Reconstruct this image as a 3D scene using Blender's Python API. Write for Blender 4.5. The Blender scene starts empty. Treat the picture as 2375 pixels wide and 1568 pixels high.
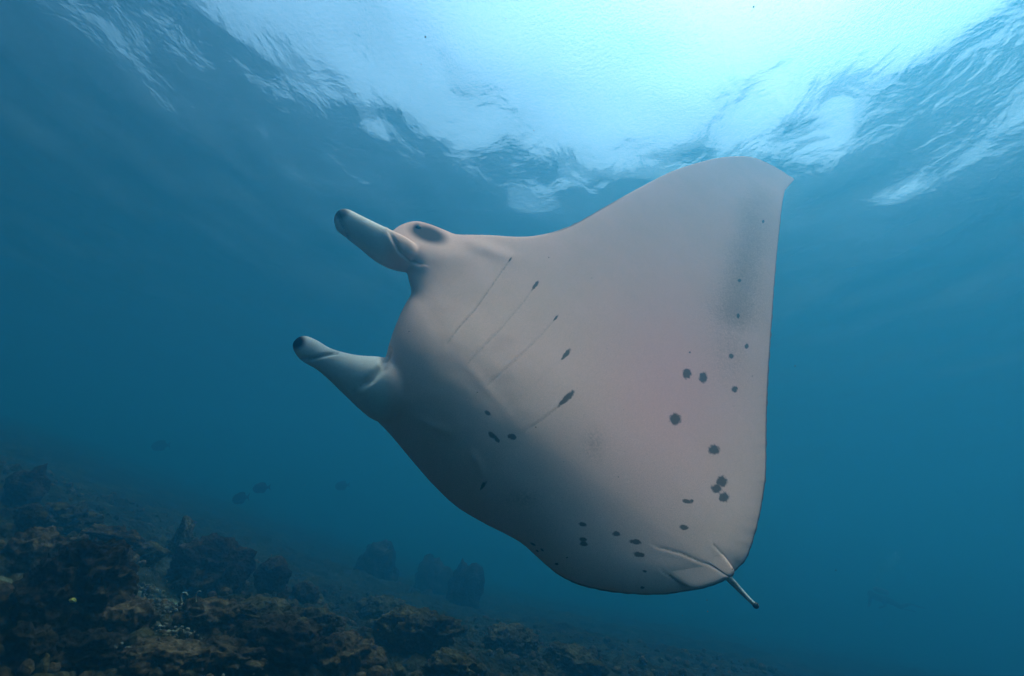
import bpy, bmesh, math, random
import numpy as np
from mathutils import Vector, Matrix

R = math.radians
random.seed(7)
S = bpy.context.scene
COL = S.collection

# ------------------------------------------------------------------ camera
PITCH, ROLL, TW = R(22), R(8), 0.985          # TW = tan(half horizontal field)
fwd = Vector((0, math.cos(PITCH), math.sin(PITCH)))
r0 = Vector((1, 0, 0)); u0 = r0.cross(fwd)
right = r0 * math.cos(ROLL) + u0 * math.sin(ROLL)
upv = u0 * math.cos(ROLL) - r0 * math.sin(ROLL)
cd = bpy.data.cameras.new('camera'); cam = bpy.data.objects.new('camera', cd); COL.objects.link(cam)
cam.matrix_world = Matrix(((right.x, upv.x, -fwd.x, 0), (right.y, upv.y, -fwd.y, 0),
                           (right.z, upv.z, -fwd.z, 0), (0, 0, 0, 1)))
cd.sensor_width = 36; cd.lens = 18 / TW; cd.clip_start = 0.05; cd.clip_end = 500
S.camera = cam

# ------------------------------------------------------------------ light
SUN_EL, SUN_AZ = R(76.5), R(58)
w = bpy.data.worlds.new('World'); S.world = w; w.use_nodes = True
nt = w.node_tree; nt.nodes.clear()
sky = nt.nodes.new('ShaderNodeTexSky'); sky.sky_type = 'NISHITA'; sky.sun_disc = False
sky.sun_elevation = SUN_EL; sky.sun_rotation = SUN_AZ; sky.air_density = 1.0; sky.dust_density = 2.5; sky.ozone_density = 0.0
bg = nt.nodes.new('ShaderNodeBackground'); bg.inputs[1].default_value = 0.058
wo = nt.nodes.new('ShaderNodeOutputWorld')
nt.links.new(sky.outputs[0], bg.inputs[0]); nt.links.new(bg.outputs[0], wo.inputs[0])
sd = bpy.data.lights.new('sun', 'SUN'); sd.energy = 1.5; sd.angle = R(26); sd.color = (1.0, 0.95, 0.88)
sun = bpy.data.objects.new('sun', sd); COL.objects.link(sun)
sv = Vector((math.sin(SUN_AZ) * math.cos(SUN_EL), math.cos(SUN_AZ) * math.cos(SUN_EL), math.sin(SUN_EL)))
sun.rotation_euler = sv.to_track_quat('Z', 'Y').to_euler(); sun.location = sv * 30
S.view_settings.view_transform = 'Standard'; S.view_settings.look = 'None'
S.view_settings.gamma = 1; S.view_settings.use_curve_mapping = False
S.view_settings.exposure = 2.45
S.render.engine = 'CYCLES'
cy = S.cycles
cy.use_denoising = True; cy.volume_bounces = 3; cy.max_bounces = 8; cy.transparent_max_bounces = 12
cy.caustics_reflective = False; cy.caustics_refractive = False
cy.sample_clamp_indirect = 4

WATER_Z = 5.0
DENS = 0.12
SCAT = (.042, .30, .525)
ABSC = (0, .12, .05)

# ------------------------------------------------------------------ helpers
def P(u, v, d):
    """point seen at (u, v) of the 2375 x 1568 picture, d metres from the lens along the view axis"""
    xc = (u - 1187.5) / 1187.5 * TW; yc = (784 - v) / 1187.5 * TW
    return (fwd + right * xc + upv * yc) * d

def tag(o, label=None, cat=None, group=None, kind=None):
    for k, val in (('label', label), ('category', cat), ('group', group), ('kind', kind)):
        if val: o[k] = val
    return o

def mesh_obj(name, verts, faces, mat, parent=None, smooth=True):
    me = bpy.data.meshes.new(name)
    verts = np.asarray(verts, dtype=np.float32)
    me.from_pydata(verts.tolist(), [], faces if isinstance(faces, list) else faces.tolist())
    me.update()
    if smooth: me.polygons.foreach_set('use_smooth', [True] * len(me.polygons))
    o = bpy.data.objects.new(name, me); COL.objects.link(o)
    if mat: me.materials.append(mat)
    if parent: o.parent = parent
    return o

def _h(ix, iy, iz, seed):
    n = (ix * 374761393 + iy * 668265263 + iz * 2147483647 + seed * 974711) & 0xffffffff
    n = ((n ^ (n >> 13)) * 1274126177) & 0xffffffff
    n = ((n ^ (n >> 15)) * 2246822519) & 0xffffffff
    return ((n ^ (n >> 16)) & 0xffff) / 32767.5 - 1.0

def noise3(p, seed=0):
    p = np.asarray(p, dtype=np.float64)
    i = np.floor(p).astype(np.int64); f = p - i; f = f * f * (3 - 2 * f)
    x, y, z = i[..., 0], i[..., 1], i[..., 2]; fx, fy, fz = f[..., 0], f[..., 1], f[..., 2]
    out = 0
    for dx in (0, 1):
        for dy in (0, 1):
            for dz in (0, 1):
                out = out + _h(x + dx, y + dy, z + dz, seed) * (fx if dx else 1 - fx) * (fy if dy else 1 - fy) * (fz if dz else 1 - fz)
    return out

def fbm(p, octv=5, seed=0, lac=2.03, gain=0.5, ridge=False):
    p = np.asarray(p, dtype=np.float64); a = 1.0; s = 0; q = p.copy()
    for k in range(octv):
        n = noise3(q, seed + k * 17)
        if ridge: n = 1 - 2 * np.abs(n)
        s = s + a * n; a *= gain; q = q * lac + 13.7
    return s

def new_mat(name):
    m = bpy.data.materials.new(name); m.use_nodes = True
    n = m.node_tree; n.nodes.clear()
    return m, n, n.nodes, n.links

def N(nodes, kind, **kw):
    nd = nodes.new(kind)
    for k, val in kw.items():
        if k.startswith('i_'):
            key = k[2:]
            nd.inputs[int(key) if key.isdigit() else key.replace('_', ' ')].default_value = val
        else: setattr(nd, k, val)
    return nd

def ramp(nodes, pts):
    r = nodes.new('ShaderNodeValToRGB'); cr = r.color_ramp
    cr.elements[0].position, cr.elements[0].color = pts[0][0], pts[0][1]
    cr.elements[1].position, cr.elements[1].color = pts[-1][0], pts[-1][1]
    for p_, c_ in pts[1:-1]:
        e = cr.elements.new(p_); e.color = c_
    return r

def g(v): return (v, v, v, 1)

# ------------------------------------------------------------------ water body
def make_water():
    m, n, nd, ln = new_mat('sea_water')
    pv = N(nd, 'ShaderNodeVolumePrincipled')
    pv.inputs['Color'].default_value = (*SCAT, 1)
    pv.inputs['Absorption Color'].default_value = (*ABSC, 1)
    pv.inputs['Density'].default_value = DENS
    pv.inputs['Anisotropy'].default_value = 0.80
    out = N(nd, 'ShaderNodeOutputMaterial'); ln.new(pv.outputs[0], out.inputs['Volume'])
    x0, x1, y0, y1, z0, z1 = -75, 75, -50, 95, -13, WATER_Z + 1.2
    vs = [(x, y, z) for x in (x0, x1) for y in (y0, y1) for z in (z0, z1)]
    fs = [(0, 1, 3, 2), (4, 6, 7, 5), (0, 4, 5, 1), (2, 3, 7, 6), (0, 2, 6, 4), (1, 5, 7, 3)]
    o = mesh_obj('haze', vs, fs, m, smooth=False); tag(o, kind='stuff')
    # rippled surface seen from below
    m, n, nd, ln = new_mat('water_surface')
    tc = N(nd, 'ShaderNodeTexCoord')
    mp = N(nd, 'ShaderNodeMapping'); mp.inputs['Scale'].default_value = (1.0, 0.65, 1); mp.inputs['Rotation'].default_value = (0, 0, R(35))
    ln.new(tc.outputs['Object'], mp.inputs[0])
    n1 = N(nd, 'ShaderNodeTexNoise', i_Scale=2.0, i_Detail=4.0, i_Roughness=0.5, i_Distortion=0.5)
    ln.new(mp.outputs[0], n1.inputs['Vector'])
    b = N(nd, 'ShaderNodeBump', i_Strength=1.0, i_Distance=0.05); ln.new(n1.outputs[0], b.inputs['Height'])
    fr = N(nd, 'ShaderNodeFresnel', i_IOR=1.33); ln.new(b.outputs[0], fr.inputs['Normal'])
    tr = N(nd, 'ShaderNodeBsdfTransparent'); gl = N(nd, 'ShaderNodeBsdfGlossy', i_Roughness=0.25)
    ln.new(b.outputs[0], gl.inputs['Normal'])
    mx = N(nd, 'ShaderNodeMixShader'); fr0 = N(nd, 'ShaderNodeFresnel', i_IOR=1.33); b0 = N(nd, 'ShaderNodeBump', i_Strength=1.0, i_Distance=0.4)
    n0 = N(nd, 'ShaderNodeTexNoise', i_Scale=0.35, i_Detail=2.0); ln.new(mp.outputs[0], n0.inputs['Vector']); ln.new(n0.outputs[0], b0.inputs['Height']); ln.new(b0.outputs[0], fr0.inputs['Normal'])
    av = N(nd, 'ShaderNodeMix', data_type='FLOAT'); av.inputs[0].default_value = 0.42
    fr1 = N(nd, 'ShaderNodeFresnel', i_IOR=1.33); b1 = N(nd, 'ShaderNodeBump', i_Strength=1.0, i_Distance=0.019)
    n1b = N(nd, 'ShaderNodeTexNoise', i_Scale=45.0, i_Detail=2.0, i_Roughness=0.6); ln.new(mp.outputs[0], n1b.inputs['Vector']); ln.new(n1b.outputs[0], b1.inputs['Height']); ln.new(b1.outputs[0], fr1.inputs['Normal'])
    av2 = N(nd, 'ShaderNodeMix', data_type='FLOAT'); av2.inputs[0].default_value = 0.42; ln.new(av.outputs[0], av2.inputs[2]); ln.new(fr1.outputs[0], av2.inputs[3])
    ln.new(fr.outputs[0], av.inputs[2]); ln.new(fr0.outputs[0], av.inputs[3]); ln.new(av2.outputs[0], mx.inputs[0]); ln.new(tr.outputs[0], mx.inputs[1]); ln.new(gl.outputs[0], mx.inputs[2])
    out = N(nd, 'ShaderNodeOutputMaterial'); ln.new(mx.outputs[0], out.inputs[0])
    def ax(lo, hi, c, n_):
        t = np.linspace(-1, 1, n_); s = np.sinh(t * 2.2) / math.sinh(2.2)
        return np.where(s < 0, c + s * (c - lo), c + s * (hi - c))
    xs = ax(-72, 72, 0, 420); ys = ax(-47, 92, 7, 420)
    X, Y = np.meshgrid(xs, ys)
    q = np.stack([X, Y, X * 0], -1)
    Z = WATER_Z + 0.13 * fbm(q * np.array([0.22, 0.14, 1]), 3, 3) + 0.05 * fbm(q * np.array([1.1, 0.7, 1]) + 9, 3, 5)
    ny, nx = X.shape
    idx = np.arange(nx * ny).reshape(ny, nx)
    f = np.stack([idx[:-1, :-1], idx[:-1, 1:], idx[1:, 1:], idx[1:, :-1]], -1).reshape(-1, 4)
    o = mesh_obj('water_surface', np.stack([X, Y, Z], -1).reshape(-1, 3), f, m); tag(o, kind='structure')
make_water()

# ------------------------------------------------------------------ manta ray
RAY_N = Vector((0.29, -0.92, 0.30)).normalized()     # where the belly faces
SC = 2.9 / 3.7                                        # all metre sizes below were set at 3.7 m
RAY_C = P(1400, 900, 2.9)
NV = np.array(RAY_N)

def rays(u, v):
    xc = (np.asarray(u, float) - 1187.5) / 1187.5 * TW; yc = (784 - np.asarray(v, float)) / 1187.5 * TW
    return np.array(fwd) + xc[..., None] * np.array(right) + yc[..., None] * np.array(upv)

def project(p):
    p = np.asarray(p); d = p @ np.array(fwd)
    return 1187.5 + (p @ np.array(right)) / d / TW * 1187.5, 784 - (p @ np.array(upv)) / d / TW * 1187.5

def smooth01(x): x = np.clip(x, 0, 1); return x * x * (3 - 2 * x)

AX0, AX1 = np.array([880., 760.]), np.array([1690., 1338.])
AXD = (AX1 - AX0) / np.linalg.norm(AX1 - AX0); AXN = np.array([-AXD[1], AXD[0]])   # AXN points to the lower wing

def axis_st(u, v):
    dx = np.asarray(u, float) - AX0[0]; dy = np.asarray(v, float) - AX0[1]
    return dx * AXN[0] + dy * AXN[1], (dx * AXD[0] + dy * AXD[1]) / np.linalg.norm(AX1 - AX0)

def recede(u, v):
    """how far the middle sheet lies behind the flat plane: both wings sweep back from the keel"""
    s, t = axis_st(u, v)
    lo = np.clip(s + 190, 0, None) / 520.0; hi = np.clip(-s, 0, None) / 900.0
    r = 0.85 * lo ** 2.3 * (1.12 - 0.62 * smooth01(t * 1.1 - .05)) - 0.12 * hi ** 3
    # the tip of the raised wing curls back
    r = r + 0.16 * np.exp(-(((u - 1850) / 120.) ** 2 + ((v - 395) / 60.) ** 2))
    r = r + 0.10 * np.exp(-((t + 0.05) / 0.25) ** 2)
    return r * SC

def mid_point(u, v):
    d = rays(u, v); D = (np.array(RAY_C) @ NV) / (d @ NV)
    p = d * D[..., None]
    # push back along the line of sight so the outline stays where it is
    n = d / np.linalg.norm(d, axis=-1, keepdims=True)
    return p + n * recede(u, v)[..., None], n

OUT = [(905,541),(924,525),(945,516),(968,513),(1000,521),(1035,535),(1062,544),(1130,545),(1210,549),(1270,541),(1330,519),(1400,480),(1480,436),(1560,396),(1640,371),
 (1700,362),(1748,365),(1798,387),(1828,406),(1843,417),(1826,432),(1817,465),(1808,545),(1801,620),(1795,700),(1788,800),(1782,900),(1779,1000),(1778,1090),(1772,1145),(1762,1200),(1745,1262),(1728,1302),(1704,1326),
 (1690,1341),(1660,1357),(1612,1369),(1530,1380),(1450,1378),(1390,1369),(1340,1356),(1295,1334),(1250,1296),(1212,1262),(1175,1240),(1120,1212),(1060,1176),(1010,1130),
 (962,1076),(905,1008),(866,968),(850,945),(862,915),(876,880),(889,850),(898,815),(910,775),(928,730),(943,700),(954,680),(948,650),(940,622),(915,590),(898,560)]
CEN = np.array([1420., 900.])

def spline(pts, n, closed=True):
    p = np.array(pts, float)
    if closed: p = np.vstack([p[-1], p, p[:2]])
    else: p = np.vstack([2 * p[0] - p[1], p, 2 * p[-1] - p[-2]])
    segs = len(p) - 3
    out = []
    L = np.linalg.norm(p[2:-1] - p[1:-2], axis=1); per = np.maximum(2, np.round(L / L.sum() * n).astype(int))
    for i in range(segs):
        t = np.linspace(0, 1, per[i], endpoint=False)[:, None]
        a, b, c, d = p[i], p[i + 1], p[i + 2], p[i + 3]
        out.append(0.5 * (2 * b + (c - a) * t + (2 * a - 5 * b + 4 * c - d) * t ** 2 + (3 * b - a - 3 * c + d) * t ** 3))
    if not closed: out.append(p[-2][None])
    return np.vstack(out)

def half_thick(u, v, ed):
    """half thickness in metres; ed = distance to the outline in picture units"""
    s, t = axis_st(u, v)
    wb = 190 + 60 * np.sin(np.clip(t, 0, 1) * math.pi)
    core = np.exp(-(s / (wb * np.where(s > 0, 2.0, 1.3))) ** 2) * (0.10 * smooth01((1.08 - t) / 0.95))
    wing = 0.035 + 0.05 * np.clip(1 - np.abs(s) / 850, 0, 1)
    head = 0.11 * np.exp(-(((u - 985) / 80.) ** 2 + ((v - 575) / 55.) ** 2))
    T = core + wing + head
    front = smooth01((0.25 - t) / 0.2)                     # the head keeps a blunt rim
    width = 60 + 110 * (core / 0.10) * (1 - front)
    e = np.clip(ed / width, 0, 1)
    prof = np.sqrt(np.clip(1 - (1 - e) ** 2, 0, 1))
    return (0.006 + T * prof) * SC

def seg_dist(u, v, poly):
    """distance to a polyline, and the fraction along it"""
    q = np.stack([u, v], -1); P_ = np.array(poly, float)
    L = np.linalg.norm(P_[1:] - P_[:-1], axis=1); cum = np.concatenate([[0], np.cumsum(L)])
    best = np.full(len(u), 1e9); fr = np.zeros(len(u)); side = np.zeros(len(u))
    for i in range(len(P_) - 1):
        a, b = P_[i], P_[i + 1]; ab = b - a
        t = np.clip(((q - a) @ ab) / (ab @ ab), 0, 1); c = a + t[:, None] * ab
        d = np.linalg.norm(q - c, axis=1); m = d < best
        best[m] = d[m]; fr[m] = ((cum[i] + t * L[i]) / cum[-1])[m]
        sd_ = ab[0] * (q[:, 1] - a[1]) - ab[1] * (q[:, 0] - a[0]); side[m] = np.sign(sd_)[m]
    return best, fr, side

# creases: (points, half width, depth in m, painted shade, taper)
GILLS = [[(1186,598),(1150,650),(1105,715),(1065,760),(1037,797)],
         [(1247,654),(1215,700),(1160,765),(1115,812),(1080,848)],
         [(1293,733),(1255,778),(1205,828),(1160,868),(1126,897)],
         [(1321,812),(1290,848),(1240,890),(1200,925),(1168,951)],
         [(1328,910),(1285,953),(1250,980),(1215,1000)],
         [(1126,1118),(1112,1140)]]
CREASES = [(GILLS[0], 2.8, .0018, .6), (GILLS[1], 3.2, .0010, .3), (GILLS[2], 3.2, .0009, .26), (GILLS[3], 3.2, .0004, .08), (GILLS[4], 3.2, .0008, .3),
           ([(1520,1267),(1580,1283),(1640,1310),(1690,1338)], 3, .0018, .8), ([(1535,1325),(1575,1350),(1612,1368)], 2.5, .0015, .8),
           ([(1655,1262),(1680,1290),(1702,1322)], 3, .0016, .9),
           ([(905,541),(925,580),(950,604),(975,612)], 4, .010, .4),
           ([(952,690),(940,725),(925,765)], 5, .0005, .1)]
RIDGES = [([(1040,800),(1082,848),(1128,897),(1170,950),(1210,1003)], 13, .0022), ([(1065,548),(1110,572),(1165,590),(1200,612)], 16, .010),
          ([(1090,1040),(1112,1075),(1125,1115)], 10, .008), ([(950,960),(1000,985),(1060,1010)], 12, .006)]

SPOTS = [(1593,867,11,12),(1631,875,10,12),(1704,903,7,8),(1696,826,6,6),(1732,803,5,6),(1712,733,4,6),(1715,651,4,4),(1770,514,3,4),
 (1566,972,14,14),(1656,1043,13,12),(1674,1117,13,13),(1662,1133,12,11),(1679,1153,13,11),(1594,1163,12,5),(1586,1223,11,6),(1605,1161,5,3),
 (1352,1216,10,5),(1352,1251,9,5),(1354,1262,10,5),(1429,1238,10,6),(1474,1257,14,6),(1482,1286,15,6),(1496,1325,6,3),(1490,1363,5,3),
 (1131,958,9,5),(1187,1013,10,7),(1142,1010,11,6),(1153,1020,9,5),(1236,1262,7,2.5),(1258,1276,5,2.5),(1246,1278,5,2),(1291,1308,5,3),(1600,817,2.5,2.5)]
ROT = {24: .55, 25: .4, 26: .75, 27: .8, 28: .5, 29: .6, 30: .6}

def loft(spine, n_ring=28, per=14):
    """closed tapering tube: spine of (u, v, radius in picture units, recede m)"""
    sp = spline([(a, b, c) for a, b, c, d in spine], per * len(spine), closed=False)
    dp = spline([(d, d) for a, b, c, d in spine], per * len(spine), closed=False) if False else None
    us, vs, rs = sp[:, 0], sp[:, 1], np.maximum(sp[:, 2], 2)
    dd = np.interp(np.linspace(0, len(spine) - 1, len(us)), np.arange(len(spine)), [s_[3] for s_ in spine])
    c, n = mid_point(us, vs); c = c + n * dd[:, None] * SC
    mpp = (c @ np.array(fwd)) * TW / 1187.5
    verts, faces = [], []
    tang = np.gradient(c, axis=0); tang /= np.linalg.norm(tang, axis=1, keepdims=True)
    for i in range(len(us)):
        a = np.cross(tang[i], n[i]); a /= np.linalg.norm(a); b = np.cross(tang[i], a)
        for k in range(n_ring):
            th = 2 * math.pi * k / n_ring
            verts.append(c[i] + (a * math.cos(th) + b * math.sin(th) * 0.85) * rs[i] * 1.12 * mpp[i])
    m = n_ring
    for i in range(len(us) - 1):
        for k in range(m): faces.append((i * m + k, i * m + (k + 1) % m, (i + 1) * m + (k + 1) % m, (i + 1) * m + k))
    verts.append(c[0] - tang[0] * rs[0] * mpp[0] * .25); verts.append(c[-1])
    for k in range(m):
        faces.append((len(verts) - 2, (k + 1) % m, k))
        o_ = (len(us) - 1) * m; faces.append((len(verts) - 1, o_ + k, o_ + (k + 1) % m))
    return verts, faces

def skin_material():
    m, n, nd, ln = new_mat('manta_skin')
    at = N(nd, 'ShaderNodeAttribute', attribute_name='marks')       # r spot field, g grey marks and painted crease shade, b back side
    sp = N(nd, 'ShaderNodeSeparateColor'); ln.new(at.outputs['Color'], sp.inputs[0])
    at2 = N(nd, 'ShaderNodeAttribute', attribute_name='tone')       # r pink, g dark tip, b eye patch
    sp2 = N(nd, 'ShaderNodeSeparateColor'); ln.new(at2.outputs['Color'], sp2.inputs[0])
    tc = N(nd, 'ShaderNodeTexCoord')
    nz = N(nd, 'ShaderNodeTexNoise', i_Scale=48.0, i_Detail=4.0); ln.new(tc.outputs['Object'], nz.inputs['Vector'])
    big = N(nd, 'ShaderNodeTexNoise', i_Scale=2.6, i_Detail=8.0, i_Roughness=0.65); ln.new(tc.outputs['Object'], big.inputs['Vector'])
    fine = N(nd, 'ShaderNodeTexNoise', i_Scale=190.0, i_Detail=2.0); ln.new(tc.outputs['Object'], fine.inputs['Vector'])
    def mixc(f, a, b):
        x = N(nd, 'ShaderNodeMix', data_type='RGBA')
        for s_, val in ((0, f), (6, a), (7, b)):
            if hasattr(val, 'is_output'): ln.new(val, x.inputs[s_])
            else: x.inputs[s_].default_value = val
        return x.outputs[2]
    def mth(op, a, b=None, c=None, clamp=False):
        x = N(nd, 'ShaderNodeMath', operation=op); x.use_clamp = clamp
        for s_, val in enumerate((a, b, c)):
            if val is None: continue
            if hasattr(val, 'is_output'): ln.new(val, x.inputs[s_])
            else: x.inputs[s_].default_value = val
        return x.outputs[0]
    white = (0.87, 0.50, 0.435, 1); pink = (0.92, 0.43, 0.41, 1); cool = (0.76, 0.46, 0.38, 1)
    bf = mth('MULTIPLY_ADD', big.outputs[0], 2.2, -0.7, clamp=True)
    base = mixc(bf, white, cool)
    base = mixc(mth('MULTIPLY', sp2.outputs[0], 0.8), base, pink)
    at3 = N(nd, 'ShaderNodeAttribute', attribute_name='lobe'); sp3 = N(nd, 'ShaderNodeSeparateColor'); ln.new(at3.outputs['Color'], sp3.inputs[0])
    base = mixc(sp3.outputs[0], base, (0.74, 0.68, 0.64, 1))
    # soft grey band with painted crease shade, breaking into specks
    spk = N(nd, 'ShaderNodeTexNoise', i_Scale=75.0, i_Detail=3.0); ln.new(tc.outputs['Object'], spk.inputs['Vector'])
    st = mth('MULTIPLY_ADD', spk.outputs[0], 7.0, -3.5)
    band = mth('ADD', sp.outputs[1], mth('MULTIPLY', st, mth('MULTIPLY', sp.outputs[1], mth('SUBTRACT', 1.0, sp.outputs[1]))), clamp=True)
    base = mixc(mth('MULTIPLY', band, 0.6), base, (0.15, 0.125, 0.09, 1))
    base = mixc(mth('MULTIPLY', sp2.outputs[2], 0.97), base, (0.05, 0.045, 0.05, 1))
    # spots: signed field + ragged noise
    e = mth('ADD', sp.outputs[0], mth('MULTIPLY_ADD', nz.outputs[0], 0.55, -0.275))
    e2 = mth('MULTIPLY_ADD', e, 5.0, -2.1, clamp=True)
    base = mixc(mth('MULTIPLY', e2, 0.86), base, (0.055, 0.052, 0.05, 1))
    base = mixc(sp2.outputs[1], base, (0.012, 0.013, 0.022, 1))
    base = mixc(sp3.outputs[1], base, (0.06, 0.06, 0.065, 1))
    back = mth('ADD', sp.outputs[2], mth('MULTIPLY_ADD', nz.outputs[0], 0.5, -0.25))
    base = mixc(mth('MULTIPLY_ADD', back, 3.0, -1.0, clamp=True), base, (0.025, 0.028, 0.032, 1))
    mot = N(nd, 'ShaderNodeMix', data_type='RGBA', blend_type='MULTIPLY'); mot.inputs[0].default_value = 1
    rr = ramp(nd, [(0.3, g(0.86)), (0.7, g(1.05))]); ln.new(fine.outputs[0], rr.inputs[0])
    ln.new(base, mot.inputs[6]); ln.new(rr.outputs[0], mot.inputs[7])
    bs = N(nd, 'ShaderNodeBsdfDiffuse', i_Roughness=0.3)
    ln.new(mot.outputs[2], bs.inputs[0])
    wr = N(nd, 'ShaderNodeTexNoise', i_Scale=5.0, i_Detail=4.0, i_Distortion=0.4); ln.new(tc.outputs['Object'], wr.inputs['Vector'])
    bp = N(nd, 'ShaderNodeBump', i_Strength=0.15, i_Distance=0.008); ln.new(wr.outputs[0], bp.inputs['Height'])
    bp2 = N(nd, 'ShaderNodeBump', i_Strength=0.3, i_Distance=0.0015); ln.new(fine.outputs[0], bp2.inputs['Height']); ln.new(bp.outputs[0], bp2.inputs['Normal'])
    ln.new(bp2.outputs[0], bs.inputs['Normal'])
    out = N(nd, 'ShaderNodeOutputMaterial'); ln.new(bs.outputs[0], out.inputs[0])
    return m

def plain(name, col, rough=0.6, bump=0.0, scale=20, var=0.3):
    m, n, nd, ln = new_mat(name)
    bs = N(nd, 'ShaderNodeBsdfPrincipled', i_Roughness=rough); bs.inputs['Specular IOR Level'].default_value = 0.08
    tc = N(nd, 'ShaderNodeTexCoord'); nz = N(nd, 'ShaderNodeTexNoise', i_Scale=float(scale), i_Detail=5.0); ln.new(tc.outputs['Object'], nz.inputs['Vector'])
    r_ = ramp(nd, [(0.3, (*[c * (1 - var) for c in col], 1)), (0.7, (*[min(1, c * (1 + var)) for c in col], 1))])
    ln.new(nz.outputs[0], r_.inputs[0]); ln.new(r_.outputs[0], bs.inputs['Base Color'])
    if bump:
        bp = N(nd, 'ShaderNodeBump', i_Strength=0.6, i_Distance=bump); ln.new(nz.outputs[0], bp.inputs['Height']); ln.new(bp.outputs[0], bs.inputs['Normal'])
    out = N(nd, 'ShaderNodeOutputMaterial'); ln.new(bs.outputs[0], out.inputs[0])
    return m

def paint(o, back_sign=None):
    """surface marks and painted crease shade of the animal, kept as attributes of its own mesh"""
    me = o.data; n = len(me.vertices)
    co = np.empty(n * 3); me.vertices.foreach_get('co', co); co = co.reshape(-1, 3)
    nr = np.empty(n * 3); me.vertices.foreach_get('normal', nr); nr = nr.reshape(-1, 3)
    wc = co + np.array(o_loc); u, v = project(wc)
    view = wc / np.linalg.norm(wc, axis=1, keepdims=True)
    mp_, _ = mid_point(u, v); behind = np.linalg.norm(wc, axis=1) - np.linalg.norm(mp_, axis=1)
    lobe = (u < 905)
    back = np.where(lobe, smooth01((np.einsum('ij,ij->i', nr, view) - 0.5) / .3), smooth01((behind - 0.03) / 0.03))
    front = np.einsum('ij,ij->i', nr, view) < 0.15
    spot = np.zeros(n)
    for i, (a, b, rx, ry) in enumerate(SPOTS):
        th = ROT.get(i, 0.15 if rx != ry else 0); du, dv = u - a, v - b
        x = du * math.cos(th) + dv * math.sin(th); y = -du * math.sin(th) + dv * math.cos(th)
        q = np.sqrt((x / rx) ** 2 + (y / ry) ** 2)
        spot = np.maximum(spot, np.clip(1 - 0.5 * q, 0, 1))
    for k, gl_ in enumerate(GILLS):       # dark slots at the outer end of some gills
        a = np.array(gl_[0], float)
        w_, l_ = [(3.2, 12), (6.5, 22), (4, 14), (8, 26), (10.5, 44), (7.5, 20)][k]
        dr = np.array(gl_[1], float) - a; dr /= np.linalg.norm(dr)
        c = a + dr * l_ * .5; du, dv = u - c[0], v - c[1]
        x = du * dr[0] + dv * dr[1]; y = -du * dr[1] + dv * dr[0]
        q = np.sqrt((x / (l_ * .62)) ** 2 + (y / (w_ * .62 * (1 + .5 * np.clip(-x / l_, -1, 1)))) ** 2)
        spot = np.maximum(spot, np.clip(1 - 0.5 * q, 0, 1))
    d, f, _ = seg_dist(u, v, [(1752, 470), (1738, 560), (1722, 640), (1706, 720)])
    band = np.exp(-(d / (38 + 12 * f)) ** 2) * (0.45 + 0.4 * f)
    d2 = ((u - 1695) / 44.) ** 2 + ((v - 790) / 95.) ** 2
    band = np.maximum(band, 0.30 * np.exp(-d2))
    band = np.maximum(band, 0.34 * np.exp(-(((u - 1375) / 24.) ** 2 + ((v - 1030) / 34.) ** 2)))
    band = np.maximum(band, 0.30 * np.exp(-(((u - 1215) / 40.) ** 2 + ((v - 1155) / 18.) ** 2)))
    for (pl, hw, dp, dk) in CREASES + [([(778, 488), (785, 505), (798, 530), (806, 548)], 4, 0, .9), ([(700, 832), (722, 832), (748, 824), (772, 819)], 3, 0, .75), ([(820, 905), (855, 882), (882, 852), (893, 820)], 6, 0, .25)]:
        dd, ff, _ = seg_dist(u, v, pl); band = np.maximum(band, dk * 0.9 * np.exp(-(dd / (hw * .55)) ** 2))  # shade inside creases, grooves and folds, painted in with the grey marks
    spot = spot * front; band = band * front
    pink = np.exp(-(((u - 1560) / 190.) ** 2 + ((v - 900) / 260.) ** 2))
    tip = smooth01(1.6 - np.sqrt(((u - 788) / 17.) ** 2 + ((v - 492) / 16.) ** 2)) * .8
    tip = np.maximum(tip, smooth01(1.75 - np.sqrt(((u - 688) / 15.) ** 2 + ((v - 791) / 15.) ** 2) * 1.0) * (u < 720))
    du, dv = u - 993, v - 543; th = 0.32; x = du * math.cos(th) + dv * math.sin(th); y = -du * math.sin(th) + dv * math.cos(th)
    eye = smooth01(1.7 - 1.1 * np.sqrt((x / 40.) ** 2 + (y / 17.) ** 2))
    eye = np.maximum(eye, smooth01(1.7 - np.hypot((u - 968) / 11., (v - 532) / 12.)))
    smooth_lobe = smooth01((925 - u) / 50)
    def put(name, a, b, c):
        at = me.color_attributes.new(name, 'FLOAT_COLOR', 'POINT')
        at.data.foreach_set('color', np.stack([a, b, c, np.ones(n)], -1).astype(np.float32).ravel())
    put('marks', spot, band, back); put('tone', pink, tip, eye)
    ang = np.arctan2(v - CEN[1], u - CEN[0]); rr = np.hypot(u - CEN[0], v - CEN[1])
    o_ = spline(OUT, 900) - CEN; oa = np.arctan2(o_[:, 1], o_[:, 0]); oi = np.argsort(oa)
    R_ = np.interp(ang, oa[oi], np.hypot(o_[:, 0], o_[:, 1])[oi], period=2 * math.pi)
    edge = smooth01((5.5 - (R_ - rr)) / 3.5) * smooth01((u - 1250) / 80) * smooth01((v - 440) / 40)
    put('lobe', smooth01((925 - u) / 50) * .9, edge * .8, eye * 0)

manta = bpy.data.objects.new('manta_ray', None); COL.objects.link(manta)
manta.location = RAY_C; o_loc = RAY_C
tag(manta, 'large manta ray with a pale spotted belly gliding above the reef', 'manta ray')
SKIN = skin_material()

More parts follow.
